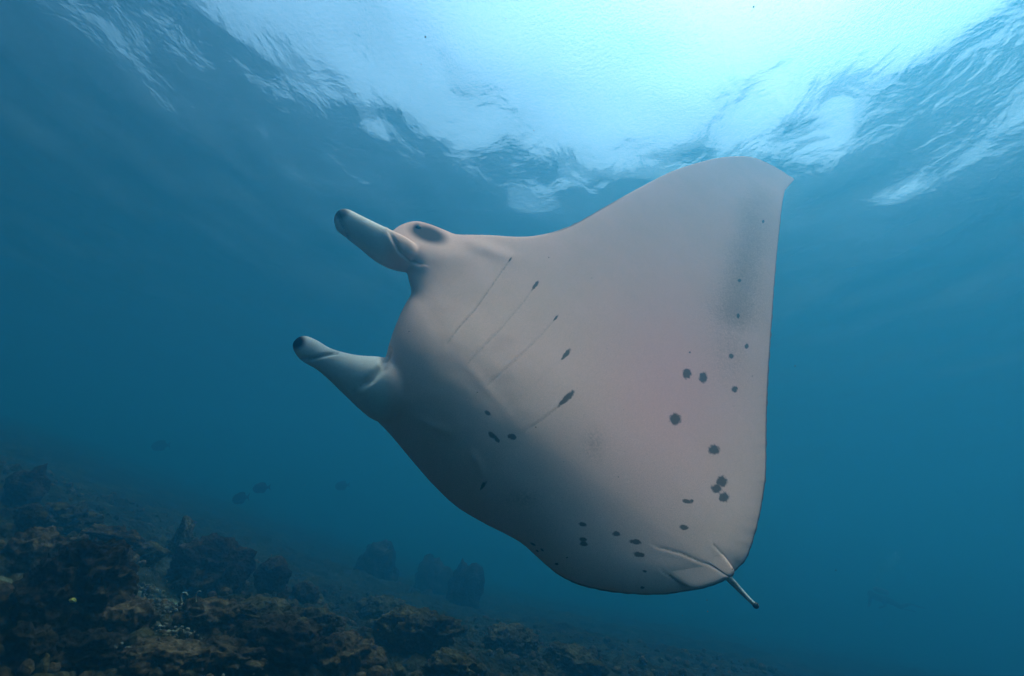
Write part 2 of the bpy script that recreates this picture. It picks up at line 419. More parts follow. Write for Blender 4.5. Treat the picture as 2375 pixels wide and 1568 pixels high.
def build_body():
    ol = spline(OUT, 620); 
    # the trailing edge is finely scalloped
    rad = np.linalg.norm(ol - CEN, axis=1); dirn = (ol - CEN) / rad[:, None]
    arc = np.cumsum(np.linalg.norm(np.roll(ol, -1, 0) - ol, axis=1))
    trail = smooth01((ol[:, 0] - 1250) / 100) * smooth01((ol[:, 1] - 470) / 60)
    rad = rad + trail * (0.9 * np.sin(arc / 4.0 + 2 * np.sin(arc / 31)) + 1.0 * noise3(np.stack([arc / 14, arc * 0, arc * 0], -1), 2))
    ol = CEN + dirn * rad[:, None]
    nb = len(ol); NR = 90
    fr = 1 - (np.linspace(0, 1, NR)[1:]) ** 1.6 * 1.0     # 1 near the rim .. 0 at the centre
    rings = np.stack([CEN + (ol - CEN) * f for f in fr[:-1]], 0)           # NR-2 rings, rim excluded
    U, V = rings[..., 0], rings[..., 1]
    # distance from the outline
    flat = rings.reshape(-1, 2); best = np.full(len(flat), 1e9)
    for k in range(0, nb, 60):
        dd = np.linalg.norm(flat[:, None] - ol[None, k:k + 60], axis=2).min(1); best = np.minimum(best, dd)
    ED = best.reshape(U.shape)
    mid, n = mid_point(U, V); T = half_thick(U, V, ED)
    belly = mid - n * (T * 0.85)[..., None]; backp = mid + n * (T * 1.1)[..., None]
    rim, _ = mid_point(ol[:, 0], ol[:, 1])
    cc, cn = mid_point(CEN[0], CEN[1]); tcn = half_thick(CEN[0], CEN[1], 400.)
    k_ = len(rings)
    verts = np.vstack([rim, belly.reshape(-1, 3), backp.reshape(-1, 3), (cc - cn * tcn * .85)[None], (cc + cn * tcn * 1.1)[None]])
    def rid(side, r): return 0 if r < 0 else nb * (1 + side * k_ + r)
    faces = []
    j = np.arange(nb); j2 = (j + 1) % nb
    for side in (0, 1):
        for r in range(-1, k_ - 1):
            a, b = rid(side, r), rid(side, r + 1)
            q = np.stack([a + j, a + j2, b + j2, b + j], -1)
            if side: q = q[:, ::-1]
            faces += q.tolist()
        a = rid(side, k_ - 1); cidx = nb * (1 + 2 * k_) + side
        t_ = np.stack([a + j, a + j2, np.full(nb, cidx)], -1)
        if side: t_ = t_[:, ::-1]
        faces += t_.tolist()
    V_ = [verts.tolist()]; off = len(verts); F_ = faces
    allv = verts.tolist()
    lobes = [[(778,502,12,-.10),(792,508,24,-.10),(820,526,28,-.11),(855,548,32,-.12),(895,573,37,-.12),(930,590,36,-.10),(965,606,26,-.02),(1000,620,16,.06)],
             [(688,788,11,-.10),(697,796,20,-.10),(718,813,26,-.11),(750,832,26,-.11),(785,851,33,-.09),(820,869,44,-.06),(858,886,57,-.02),(905,908,66,.04),(960,935,50,.12),(1010,960,25,.2)]]
    for sp in lobes:
        lv, lf = loft(sp)
        F_ += [tuple(i + off for i in f) for f in lf]; allv += [list(x) for x in lv]; off += len(lv)
    vv = np.array(allv) - np.array(RAY_C)
    o = mesh_obj('body', vv, F_, SKIN, manta)
    md = o.modifiers.new('r', 'REMESH'); md.mode = 'VOXEL'; md.voxel_size = 0.0064; md.use_smooth_shade = True
    ms = o.modifiers.new('s', 'SMOOTH'); ms.factor = 0.6; ms.iterations = 14
    dg = bpy.context.evaluated_depsgraph_get(); me = bpy.data.meshes.new_from_object(o.evaluated_get(dg))
    o.modifiers.clear(); o.data = me
    me.materials.clear(); me.materials.append(SKIN)
    n_ = len(me.vertices); co = np.empty(n_ * 3); me.vertices.foreach_get('co', co); co = co.reshape(-1, 3)
    nr = np.empty(n_ * 3); me.vertices.foreach_get('normal', nr); nr = nr.reshape(-1, 3)
    wc = co + np.array(RAY_C); u, v = project(wc); view = wc / np.linalg.norm(wc, axis=1, keepdims=True)
    face = smooth01((-np.einsum('ij,ij->i', nr, view) + 0.05) / 0.3)
    disp = np.zeros(n_)
    for pl, hw, dp, dk in CREASES:
        d, f, side = seg_dist(u, v, pl); disp -= dp * np.exp(-(d / hw) ** 2) * np.minimum(1, 1.2 * np.sin(np.clip(f, .03, .97) * math.pi) + .35)
        # one lip stands proud of the other
        disp += np.where(side > 0, 1, 0) * dp * 0.45 * np.exp(-((d - hw * 2.6) / (hw * 2.2)) ** 2)
    for pl, hw, dp in RIDGES:
        d, f, side = seg_dist(u, v, pl); disp += dp * np.exp(-(d / hw) ** 2) * np.sin(np.clip(f, .0, 1) * math.pi)
    sun_ = smooth01((1320 - u) / 200) * smooth01((u - 950) / 60)
    disp += 0.004 * sun_ * fbm(np.stack([u / 90., v / 90., u * 0], -1), 3, 4)
    # the rolled edge along the forward lobe
    d, f, side = seg_dist(u, v, [(778, 488), (785, 505), (798, 530), (806, 548)]); disp -= 0.022 * np.exp(-(d / 4.5) ** 2)
    d, f, side = seg_dist(u, v, [(700, 833), (725, 832), (750, 824), (780, 818)]); disp -= 0.014 * np.exp(-(d / 4.) ** 2) * (u < 790)
    d, f, side = seg_dist(u, v, [(820, 905), (860, 880), (888, 850), (897, 815)]); disp -= 0.03 * np.exp(-(d / 9.) ** 2) * smooth01((u - 825) / 30)
    co += nr * (disp * face)[:, None]
    me.vertices.foreach_set('co', co.ravel()); me.update()
    paint(o)
    return o
build_body()

def strip_sheet(name, outline, lift, mat, curl=0.0):
    """thin leaf lying on the belly: outline in picture units, lift in metres towards the viewer"""
    ol = spline(outline, 110); c = ol.mean(0)
    vs = []; fs = []; nb = len(ol); K = 7
    for side in (1, -1):
        for r in range(K):
            f = 1 - r / K
            p = c + (ol - c) * f
            m_, n_ = mid_point(p[:, 0], p[:, 1])
            T = half_thick(p[:, 0], p[:, 1], np.full(nb, 40.)) * .85
            l = lift * (1 - f ** 14) if side == 1 else -0.01
            vs.append(m_ - n_ * (T + l)[:, None] if side == 1 else m_ - n_ * (T + l)[:, None])
    vs = np.vstack(vs) - np.array(RAY_C)
    for s_ in range(2):
        for r in range(K - 1):
            for k in range(nb):
                a = s_ * K * nb + r * nb
                q = (a + k, a + (k + 1) % nb, a + nb + (k + 1) % nb, a + nb + k); fs.append(q if s_ == 0 else q[::-1])
        a = s_ * K * nb + (K - 1) * nb
        fs.append(tuple(range(a, a + nb)) if s_ == 0 else tuple(range(a + nb - 1, a - 1, -1)))
    for k in range(nb): fs.append((k, K * nb + k, K * nb + (k + 1) % nb, (k + 1) % nb))
    o = mesh_obj(name, vs, fs, mat, manta); paint(o); return o

def tube(name, pts, mat, parent=None, n_ring=14, origin=(0, 0, 0), flat=1.0):
    p = spline([list(q[:3]) + [q[3]] for q in pts], 12 * len(pts), closed=False)
    c = p[:, :3]; r_ = np.maximum(p[:, 3], .0005); t = np.gradient(c, axis=0); t /= np.linalg.norm(t, axis=1, keepdims=True)
    ref = np.array([.3, .2, .93]); vs, fs = [], []
    for i in range(len(c)):
        a = np.cross(t[i], ref); a /= np.linalg.norm(a); b = np.cross(t[i], a)
        for k in range(n_ring):
            th = 2 * math.pi * k / n_ring; vs.append(c[i] + (a * math.cos(th) + b * math.sin(th) * flat) * r_[i])
    for i in range(len(c) - 1):
        for k in range(n_ring): fs.append((i * n_ring + k, i * n_ring + (k + 1) % n_ring, (i + 1) * n_ring + (k + 1) % n_ring, (i + 1) * n_ring + k))
    fs.append(tuple(range(n_ring))[::-1]); o_ = (len(c) - 1) * n_ring; fs.append(tuple(range(o_, o_ + n_ring)))
    return mesh_obj(name, np.array(vs) - np.array(origin), fs, mat, parent)

def mp1(u, v, off=0.0):
    a, n = mid_point(np.array(float(u)), np.array(float(v))); return a + n * off

m_tail = plain('tail_skin', (0.42, 0.40, 0.38), 0.35, 0.002, 40, .5)
m_black = plain('dark_skin', (0.02, 0.022, 0.028), 0.3, 0.001, 60, .4)
mpp = float(np.linalg.norm(mp1(1700, 1345))) * TW / 1187.5 * .85
tl = [(*mp1(1672, 1322, .02), 10 * mpp), (*mp1(1690, 1341, -.0), 8.0 * mpp), (*mp1(1712, 1364, -.0), 6.5 * mpp), (*mp1(1735, 1388, -.02), 5 * mpp), (*mp1(1750, 1402, -.03), 4.6 * mpp), (*mp1(1757, 1407, -.03), 5.2 * mpp)]
t_ = tube('tail', tl, m_tail, manta, origin=RAY_C)
tip_ = tube('tail_tip', [(*mp1(1748, 1400, -.03), 5.4 * mpp), (*mp1(1754, 1405, -.035), 7 * mpp), (*mp1(1759, 1407, -.035), 3 * mpp)], m_black, t_)
tip_.location = -Vector(RAY_C); 
strip_sheet('pelvic_fin', [(1522,1268),(1560,1276),(1605,1292),(1650,1312),(1688,1336),(1680,1345),(1655,1356),(1612,1366),(1575,1350),(1542,1325),(1525,1295)], .0035, SKIN)
strip_sheet('pelvic_fin', [(1585,1250),(1625,1254),(1655,1266),(1684,1295),(1703,1325),(1692,1338),(1655,1314),(1612,1292),(1570,1276)], .004, SKIN)
# eye: a dark ball in its socket on the side of the head
e0 = mp1(970, 529, -float(half_thick(np.array(970.), np.array(529.), np.array(14.))) * .85 + .006)
bm = bmesh.new(); bmesh.ops.create_uvsphere(bm, u_segments=24, v_segments=16, radius=0.018)
me = bpy.data.meshes.new('eye'); bm.to_mesh(me); bm.free(); me.materials.append(m_black)
for p_ in me.polygons: p_.use_smooth = True
eo = bpy.data.objects.new('eye', me); COL.objects.link(eo); eo.parent = manta; eo.location = Vector(e0) - Vector(RAY_C)


# ------------------------------------------------------------------ seabed
def ground(x, y):
    x = np.asarray(x, float); y = np.asarray(y, float)
    base = -1.10 + 0.205 * np.log1p(np.exp(-(x + 1.3) / 0.9)) * 0.9 - 0.03 * np.clip(x, 0, None) - 0.035 * np.clip(y - 4, 0, None)
    base = np.minimum(base, 2.6) - 0.25 * np.exp(-(((x + 2.9) / 0.45) ** 2 + ((y - 5.6) / 1.6) ** 2))
    q = np.stack([x, y, x * 0], -1)
    wx = 0.25 * noise3(q * 1.7, 91); wy = 0.25 * noise3(q * 1.7 + 7, 92)
    q = np.stack([x + wx, y + wy, x * 0], -1)
    h = 0.12 * fbm(q * 0.6, 2, 11) + 0.07 * fbm(q * 1.9 + 3, 2, 23, ridge=True) + 0.045 * fbm(q * 5.5, 2, 31) + 0.022 * fbm(q * 15, 3, 41, ridge=True)
    cl = np.clip(1 - ((x + 2.9) / 0.5) ** 2 - ((y - 5.6) / 1.6) ** 2, 0, 1)
    return base + h * (1 - 0.6 * cl)

def hit(u, v, far=40):
    d = rays(u, v); ts = np.arange(1.2, far, 0.04)
    p = d * ts[:, None]; g_ = ground(p[:, 0], p[:, 1]); k = np.argmax(p[:, 2] < g_)
    if not (p[:, 2] < g_).any(): k = len(ts) - 1
    return p[k], ts[k]

def reef_material(name, brown, ochre, crust, pale, pale_amt=0.08):
    m, n, nd, ln = new_mat(name)
    tc = N(nd, 'ShaderNodeTexCoord'); geo = N(nd, 'ShaderNodeNewGeometry')
    a = N(nd, 'ShaderNodeTexNoise', i_Scale=2.2, i_Detail=8.0, i_Roughness=0.65); b = N(nd, 'ShaderNodeTexNoise', i_Scale=9.0, i_Detail=8.0, i_Roughness=0.7)
    c = N(nd, 'ShaderNodeTexVoronoi', i_Scale=26.0); d = N(nd, 'ShaderNodeTexNoise', i_Scale=45.0, i_Detail=6.0, i_Roughness=0.75)
    for k in (a, b, c, d): ln.new(geo.outputs['Position'], k.inputs['Vector'])
    r1 = ramp(nd, [(0.36, (*brown, 1)), (0.52, (*ochre, 1)), (0.66, (*crust, 1))]); ln.new(a.outputs[0], r1.inputs[0])
    r2 = ramp(nd, [(0.38, g(0.35)), (0.52, g(0.85)), (0.68, g(1.6))]); ln.new(b.outputs[0], r2.inputs[0])
    mu = N(nd, 'ShaderNodeMix', data_type='RGBA', blend_type='MULTIPLY'); mu.inputs[0].default_value = 1
    ln.new(r1.outputs[0], mu.inputs[6]); ln.new(r2.outputs[0], mu.inputs[7])
    r3 = ramp(nd, [(0.62, g(0)), (0.70, g(1))]); ln.new(d.outputs[0], r3.inputs[0])
    mm = N(nd, 'ShaderNodeMath', operation='MULTIPLY'); ln.new(r3.outputs[0], mm.inputs[0]); mm.inputs[1].default_value = pale_amt * 6
    mp_ = N(nd, 'ShaderNodeMix', data_type='RGBA'); ln.new(mm.outputs[0], mp_.inputs[0]); ln.new(mu.outputs[2], mp_.inputs[6]); mp_.inputs[7].default_value = (*pale, 1)
    bs = N(nd, 'ShaderNodeBsdfDiffuse', i_Roughness=0.6)
    ln.new(mp_.outputs[2], bs.inputs[0])
    b1 = N(nd, 'ShaderNodeBump', i_Strength=0.9, i_Distance=0.03); ln.new(d.outputs[0], b1.inputs['Height'])
    b2 = N(nd, 'ShaderNodeBump', i_Strength=0.7, i_Distance=0.03); ln.new(c.outputs[0], b2.inputs['Height']); ln.new(b1.outputs[0], b2.inputs['Normal'])
    ln.new(b2.outputs[0], bs.inputs['Normal'])
    out = N(nd, 'ShaderNodeOutputMaterial'); ln.new(bs.outputs[0], out.inputs[0])
    return m
M_BED = reef_material('seabed_crust', (0.013, 0.014, 0.010), (0.027, 0.027, 0.018), (0.048, 0.043, 0.028), (0.12, 0.13, 0.10), .05)
M_ROCK = [reef_material('coral_rock_brown', (0.024, 0.017, 0.011), (0.078, 0.052, 0.030), (0.125, 0.083, 0.056), (0.3, 0.25, 0.2)),
          reef_material('coral_rock_olive', (0.020, 0.018, 0.010), (0.060, 0.048, 0.025), (0.10, 0.078, 0.045), (0.28, 0.26, 0.2)),
          reef_material('coral_rock_dark', (0.011, 0.009, 0.007), (0.032, 0.024, 0.016), (0.075, 0.052, 0.038), (0.22, 0.18, 0.15), .05)]
M_PALE = reef_material('pale_rubble', (0.10, 0.095, 0.08), (0.17, 0.16, 0.13), (0.24, 0.23, 0.19), (0.32, 0.3, 0.26))
M_YEL = plain('yellow_sponge', (0.28, 0.24, 0.05), 0.8, 0.01, 30, .4)
M_PALESOFT = plain('pale_polyp', (0.20, 0.23, 0.19), 0.6, 0.003, 30, .2)

def build_seabed():
    def ax(lo, hi, c, n_, k):
        t = np.linspace(-1, 1, n_); s = np.sinh(t * k) / math.sinh(k)
        return np.where(s < 0, c + s * (c - lo), c + s * (hi - c))
    xs = ax(-74, 74, -2.2, 720, 4.2); ys = ax(-49, 94, 6.0, 760, 4.2)
    X, Y = np.meshgrid(xs, ys); Z = ground(X, Y)
    q = np.stack([X, Y, Z], -1)
    # sideways push gives small overhangs
    X = X + 0.07 * fbm(q * 3.1 + 5, 2, 61) * np.clip((Z - Z.mean()) * 0 + 1, 0, 1); Y = Y + 0.07 * fbm(q * 3.1 + 50, 2, 62)
    ny, nx = X.shape; idx = np.arange(nx * ny).reshape(ny, nx)
    f = np.stack([idx[:-1, :-1], idx[:-1, 1:], idx[1:, 1:], idx[1:, :-1]], -1).reshape(-1, 4)
    me = bpy.data.meshes.new('seabed'); V = np.stack([X, Y, Z], -1).reshape(-1, 3).astype(np.float32)
    me.vertices.add(len(V)); me.vertices.foreach_set('co', V.ravel()); me.loops.add(f.size); me.loops.foreach_set('vertex_index', f.ravel().astype(np.int32))
    me.polygons.add(len(f)); me.polygons.foreach_set('loop_start', (np.arange(len(f)) * 4).astype(np.int32)); me.polygons.foreach_set('use_smooth', np.ones(len(f), bool))
    me.update(calc_edges=True); me.materials.append(M_BED)
    o = bpy.data.objects.new('seabed', me); COL.objects.link(o); tag(o, kind='structure')
build_seabed()
def sand_in_gully():
    n = M_BED.node_tree; nd, ln = n.nodes, n.links
    bs = [k for k in nd if k.type == 'BSDF_DIFFUSE'][0]; src = bs.inputs[0].links[0].from_socket
    geo = N(nd, 'ShaderNodeNewGeometry'); mp = N(nd, 'ShaderNodeMapping'); mp.vector_type = 'POINT'
    mp.inputs['Scale'].default_value = (1 / .42, 1 / 1.5, 0.0); mp.inputs['Location'].default_value = (2.85 / .42, -5.0 / 1.5, 0)
    ln.new(geo.outputs['Position'], mp.inputs[0]); le = N(nd, 'ShaderNodeVectorMath', operation='LENGTH'); ln.new(mp.outputs[0], le.inputs[0])
    nz = N(nd, 'ShaderNodeTexNoise', i_Scale=7.0, i_Detail=7.0, i_Roughness=0.7); ln.new(geo.outputs['Position'], nz.inputs['Vector'])
    ad = N(nd, 'ShaderNodeMath', operation='MULTIPLY_ADD'); ln.new(nz.outputs[0], ad.inputs[0]); ad.inputs[1].default_value = 1.6; ln.new(le.outputs['Value'], ad.inputs[2])
    rp = ramp(nd, [(0.75, g(1)), (1.0, g(0))]); sb = N(nd, 'ShaderNodeMath', operation='MULTIPLY'); ln.new(ad.outputs[0], sb.inputs[0]); sb.inputs[1].default_value = 0.55; ln.new(sb.outputs[0], rp.inputs[0])
    mx = N(nd, 'ShaderNodeMix', data_type='RGBA'); ln.new(rp.outputs[0], mx.inputs[0]); ln.new(src, mx.inputs[6]); mx.inputs[7].default_value = (0.15, 0.16, 0.115, 1)
    ln.new(mx.outputs[2], bs.inputs[0])
sand_in_gully()

def ico(sub):
    bm = bmesh.new(); bmesh.ops.create_icosphere(bm, subdivisions=sub, radius=1)
    v = np.array([x.co[:] for x in bm.verts]); f = np.array([[l.index for l in p.verts] for p in bm.faces]); bm.free(); return v, f
ICO = {k: ico(k) for k in (2, 4, 5, 6)}

def rock_shape(sub, size, seed, knob=1.0, flat=0.0, tall=False):
    v, f = ICO[sub]; d = v.copy()
    r = 1 + (0.20 if tall else 0.30) * fbm(d * (1.8 if tall else 1.3) + seed * 3.1, 2, seed) + 0.13 * fbm(d * 3.2 + seed, 2, seed + 5, ridge=not tall) * (0.9 if tall else knob)
    if flat: d = d * np.array([1, 1, 1]); d[:, 2] = np.sign(d[:, 2]) * np.minimum(np.abs(d[:, 2]), 1 - flat * 0.5)
    p = d * r[:, None] * np.array(size)
    s = max(size)
    if sub >= 4:
        q = p / 0.11 + seed
        k = 0.026 * fbm(q, 3, seed + 9, ridge=True) + 0.014 * fbm(q * 3.3, 3, seed + 11)
        p = p + v * (k * knob * min(1.0, s / 0.3))[:, None]
        p[:, :2] += (0.07 * s * np.stack([noise3(p / s * 2.1 + 4, seed), noise3(p / s * 2.1 + 40, seed + 1)], -1))
    return p, f

def fast_mesh(name, V, F, mat):
    me = bpy.data.meshes.new(name); V = np.asarray(V, np.float32); F = np.asarray(F, np.int32); k = F.shape[1]
    me.vertices.add(len(V)); me.vertices.foreach_set('co', V.ravel()); me.loops.add(F.size); me.loops.foreach_set('vertex_index', F.ravel())
    me.polygons.add(len(F)); me.polygons.foreach_set('loop_start', (np.arange(len(F)) * k).astype(np.int32)); me.polygons.foreach_set('use_smooth', np.ones(len(F), bool))
    me.update(calc_edges=True); me.materials.append(mat); return me

# (u, v of the foot, width, height in picture units, material, knobbliness, flat top, label)
ROCKS = [
 (105,1478,215,200,2,1.3,0,'big dark coral boulder bristling with knobs, nearest at the left edge'),
 (35,1335,120,100,0,1.4,0,'brown coral boulder cut by the left edge, above the big knobbly dark one'),
 (212,1290,150,70,0,1.2,.5,'brown ledge rock whose thin lip juts out to the right over the gully'),
 (452,1392,175,120,2,1.2,0,'broad dark coral boulder standing alone right of the pale gully'),
 (404,1290,36,90,1,.8,0,'slender rock finger rising from the broad dark boulder beside the gully'),
 (462,1478,150,88,0,1.1,.5,'flat-topped brown boulder carrying two pale curled polyps'),
 (215,1375,110,100,0,1.5,0,'brown knobbly boulder on the left bank of the pale gully'),
 (245,1490,120,100,0,1.4,0,'reddish brown boulder with a shaded hollow, left of the pale rubble patch'),
 (625,1525,180,80,2,1.3,.3,'low dark mound with a shaded overhang at the bottom of the reef'),
 (590,1458,130,55,1,1.3,.3,'olive low boulder right of the flat-topped brown boulder'),
 (618,1372,75,75,2,.9,0,'hazy dark coral head between the lone boulder and the blue pinnacles'),
 (860,1375,95,115,2,1.0,0,'tall blue-hazed coral pinnacle, leftmost of the three distant ones'),
 (992,1395,80,95,2,1.0,0,'middle and shortest of the three distant hazy coral pinnacles'),
 (1068,1440,80,135,2,1.1,0,'tall dark coral pinnacle, rightmost and nearest of the three distant ones'),
 (880,1448,130,50,1,1.4,.3,'olive encrusted boulder in front of the leftmost hazy pinnacle'),
 (960,1500,175,70,1,1.5,.2,'wide olive mound with rough top below the middle hazy pinnacle'),
 (1190,1520,150,50,1,1.4,.2,'greenish mound fading into the blue at the right end of the reef'),
 (790,1565,150,70,0,1.5,.2,'brown craggy boulder at the bottom edge below the olive mounds'),
 (1040,1575,110,45,1,1.5,0,'small yellowish coral head at the bottom edge right of the craggy boulder'),
 (125,1235,110,60,1,1.2,0,'greenish hazy boulder high on the left slope'),
 (50,1225,60,60,1,1.0,0,'small upright greenish rock beside the left edge high on the slope'),
 (320,1300,80,40,1,1.1,.2,'low green-hazed rock at the far end of the gully'),
 (350,1565,150,60,0,1.6,.3,'brown rubble-topped boulder at the bottom edge below the pale patch'),
 (160,1550,170,70,2,1.6,.2,'dark low boulder at the bottom edge near the left corner'),
 (20,1560,110,95,2,1.7,0,'black shaded boulder filling the bottom left corner'),
 (500,1550,190,50,0,1.3,.5,'long low brown slab at the bottom edge, left of the dark mound'),
 (720,1470,110,50,1,1.3,.2,'small olive boulder between the dark mound and the hazy pinnacle'),
 (1330,1560,140,45,1,1.3,.2,'faint green mound at the bottom edge under the manta tail side'),
 (30,1170,80,90,2,1.0,0,'dim hazy rock rising highest at the left edge of the slope'),
 (700,1400,70,45,2,1.0,.1,'small dim coral head left of the tallest blue pinnacle'),
]
for i, (u, v, wd, ht, mi, kn, fl, lab) in enumerate(ROCKS):
    p, t = hit(u, min(v, 1640)); px = t * TW / 1187.5
    tall = ht > wd * .95 and v > 1330 and u > 700
    if tall:
        t2 = t * 1.3; px *= 1.3; q_ = P(u, min(v, 1640), t2); p = np.array(q_); wd *= 1.15
    sx = wd * px / 2 / 1.12; sz = ht * px / 2 * 1.05
    sub = 6 if i in (0,) else 5
    if wd * 0.43 < 45: sub = 4
    V, F = rock_shape(sub, (sx, sx * 0.85, sz), 100 + i * 7, kn * (1.6 if tall else 1), fl, tall)
    me = fast_mesh('coral_boulder', V, F, M_ROCK[mi])
    o = bpy.data.objects.new('coral_boulder', me); COL.objects.link(o); o.location = (p[0], p[1] + sx * .5, p[2] + sz * 0.75)
    o.rotation_euler = (0, 0, random.uniform(0, 6.28) if i != 2 else 0.2)
    tag(o, lab, 'boulder', 'coral boulders on the reef')
# thin lip of the ledge rock
V, F = rock_shape(4, (0.2, 0.14, 0.03), 333, .7)
pl_, tl_ = hit(212, 1290)
o = bpy.data.objects.new('coral_plate', fast_mesh('coral_plate', V, F, M_ROCK[2])); COL.objects.link(o)
q = P(262, 1243, tl_ * 1.0); o.location = q; o.rotation_euler = (0, .12, .3)
tag(o, 'thin dark coral plate jutting right like a beak over the gully', 'coral')

# loose rubble and small growths: too many to count
def scatter(name, n, smin, smax, mat, where, seed):
    rs = np.random.RandomState(seed); v, f = ICO[2]; A, B, k = [], [], 0
    while k < n:
        x, y = where(rs)
        s = rs.uniform(smin, smax) * (1 if rs.rand() < .8 else 1.7)
        z = float(ground(x, y)) + (.05 if 'pale' in name else 0); sc = s * rs.uniform(.55, 1.25, 3)
        d = v * (1 + .22 * noise3(v * 1.9 + rs.rand() * 50, seed))[:, None] * sc
        a = rs.rand() * 6.28; c, s_ = math.cos(a), math.sin(a)
        d = np.stack([d[:, 0] * c - d[:, 1] * s_, d[:, 0] * s_ + d[:, 1] * c, d[:, 2]], -1)
        A.append(d + np.array([x, y, z + sc[2] * .35])); B.append(f + k * len(v)); k += 1
    me = fast_mesh(name, np.vstack(A), np.vstack(B), mat)
    o = bpy.data.objects.new(name, me); COL.objects.link(o); tag(o, kind='stuff'); return o
def near(rs):
    y = 2.7 + 8 * rs.rand() ** 1.2; return rs.uniform(-1.05, .55) * y - .3, y
tag(scatter('coral_rubble', 1900, .012, .045, M_ROCK[0], near, 5), 'broken brown coral rubble strewn over the reef', 'rubble')
tag(scatter('encrusting_growth', 1300, .015, .055, M_ROCK[1], near, 6), 'small olive growths crusting the reef', 'coral')
PALE = [hit(328, 1400)[0], hit(345, 1430)[0], hit(375, 1480)[0], hit(585, 1560)[0]]
def gully(rs):
    p = PALE[[0, 0, 1, 1, 2, 3][rs.randint(6)]]; return p[0] + rs.randn() * .09, p[1] + rs.randn() * .2
tag(scatter('pale_rubble', 500, .005, .014, M_PALE, gully, 8), 'patch of pale broken coral rubble in the gully', 'rubble')

# two pale curled polyps on the flat-topped boulder
for k, (u, v, lab) in enumerate([(428, 1382, 'pale curled polyp, left one of two on the flat-topped brown boulder'),
                                 (458, 1380, 'pale curled polyp, right and thinner one of two on the flat-topped boulder')]):
    _, t = hit(445, 1475); t *= 1.0; px = t * TW / 1187.5
    pts = [(-7, 14), (-8, 2), (-4, -6), (3, -7), (7, -1)] if k == 0 else [(-3, 16), (-4, 4), (-1, -5), (4, -9), (8, -8)]
    c0 = P(u, v + 14, t)
    tb = tube('curled_polyp', [(*P(u + a, v + b, t), (2.2 if k == 0 else 1.7) * px * (1 - .1 * j)) for j, (a, b) in enumerate(pts)], M_PALESOFT, origin=c0)
    tb.location = c0; tag(tb, lab, 'polyp', 'curled polyps on a boulder')
# yellow sponge crust
_, t = hit(105, 1478); V, F = rock_shape(4, (.02, .013, .012), 61, .6)
o = bpy.data.objects.new('yellow_sponge', fast_mesh('yellow_sponge', V, F, M_YEL)); COL.objects.link(o)
o.location = P(168, 1392, t * 1.0); tag(o, 'small bright yellow sponge on the big dark knobbly boulder', 'sponge')

# ------------------------------------------------------------------ fish
M_FISH = plain('dark_fish', (0.02, 0.022, 0.028), 0.5, 0, 12, .5)
M_FIN = plain('dark_fin', (0.015, 0.017, 0.02), 0.6, 0, 20, .4)
def make_fish(L, hgt):
    root = bpy.data.objects.new('reef_fish', None); COL.objects.link(root)
    n, m = 26, 16; vs, fs = [], []
    for i in range(n + 1):
        s = i / n; x = (0.5 - s) * L * .82
        h = hgt * (math.sin(math.pi * min(1, s ** .72)) ** .8) * .5 + .035 * L * (s ** 2) + .002
        for k in range(m):
            th = 2 * math.pi * k / m; vs.append((x, math.cos(th) * h * .32, math.sin(th) * h))
    for i in range(n):
        for k in range(m): fs.append((i * m + k, i * m + (k + 1) % m, (i + 1) * m + (k + 1) % m, (i + 1) * m + k))
    fs.append(tuple(range(m))[::-1]); fs.append(tuple(range(n * m, n * m + m)))
    mesh_obj('body', vs, fs, M_FISH, root)
    def fin(name, pts, th=.003):
        c = len(pts); v = [(x, -th, z) for x, z in pts] + [(x, th, z) for x, z in pts]
        f = [tuple(range(c)), tuple(range(2 * c - 1, c - 1, -1))] + [(k, k + c, (k + 1) % c + c, (k + 1) % c) for k in range(c)]
        return mesh_obj(name, v, f, M_FIN, root, smooth=False)
    a = -.41 * L
    fin('tail_fin', [(a + .03 * L, .03 * L), (a - .05 * L, .10 * L), (a - .15 * L, .21 * L), (a - .10 * L, .06 * L), (a - .09 * L, 0), (a - .10 * L, -.06 * L), (a - .15 * L, -.21 * L), (a - .05 * L, -.10 * L), (a + .03 * L, -.03 * L)])
    fin('dorsal_fin', [(.18 * L, hgt * .42), (.08 * L, hgt * .58), (-.12 * L, hgt * .60), (-.28 * L, hgt * .48), (-.30 * L, hgt * .15), (-.05 * L, hgt * .40)])
    fin('anal_fin', [(.02 * L, -hgt * .42), (-.10 * L, -hgt * .58), (-.26 * L, -hgt * .46), (-.30 * L, -hgt * .15), (-.08 * L, -hgt * .38)])
    for s in (1, -1):
        bm = bmesh.new(); bmesh.ops.create_uvsphere(bm, u_segments=10, v_segments=8, radius=.02 * L)
        me = bpy.data.meshes.new('eye'); bm.to_mesh(me); bm.free(); me.materials.append(M_FIN)
        e = bpy.data.objects.new('eye', me); COL.objects.link(e); e.parent = root; e.location = (.29 * L, s * .095 * hgt, .05 * hgt)
    return root
fish0 = make_fish(.46, .24)
def copy_tree(o):
    c = o.copy(); COL.objects.link(c)
    for ch in o.children:
        d = ch.copy(); COL.objects.link(d); d.parent = c
    return c
FISH = [(604, 1132, 13.5, .15, 1.0, 'dark oval fish, upper right one of the close pair over the reef'),
        (556, 1156, 13.5, -.25, 1.12, 'dark oval fish, lower left one of the close pair over the reef'),
        (370, 1034, 17.0, .1, 1.3, 'faint fish alone high above the left slope'),
        (792, 1127, 18.0, -.1, 1.2, 'faint fish alone in blue water right of the close pair')]
for k, (u, v, d, rz, sc, lab) in enumerate(FISH):
    o = fish0 if k == 0 else copy_tree(fish0)
    o.location = P(u, v, d); o.rotation_euler = (0, .25, rz + (math.pi if k in (0, 3) else math.pi)); o.scale = (sc,) * 3
    tag(o, lab, 'fish', 'dark fish above the reef')

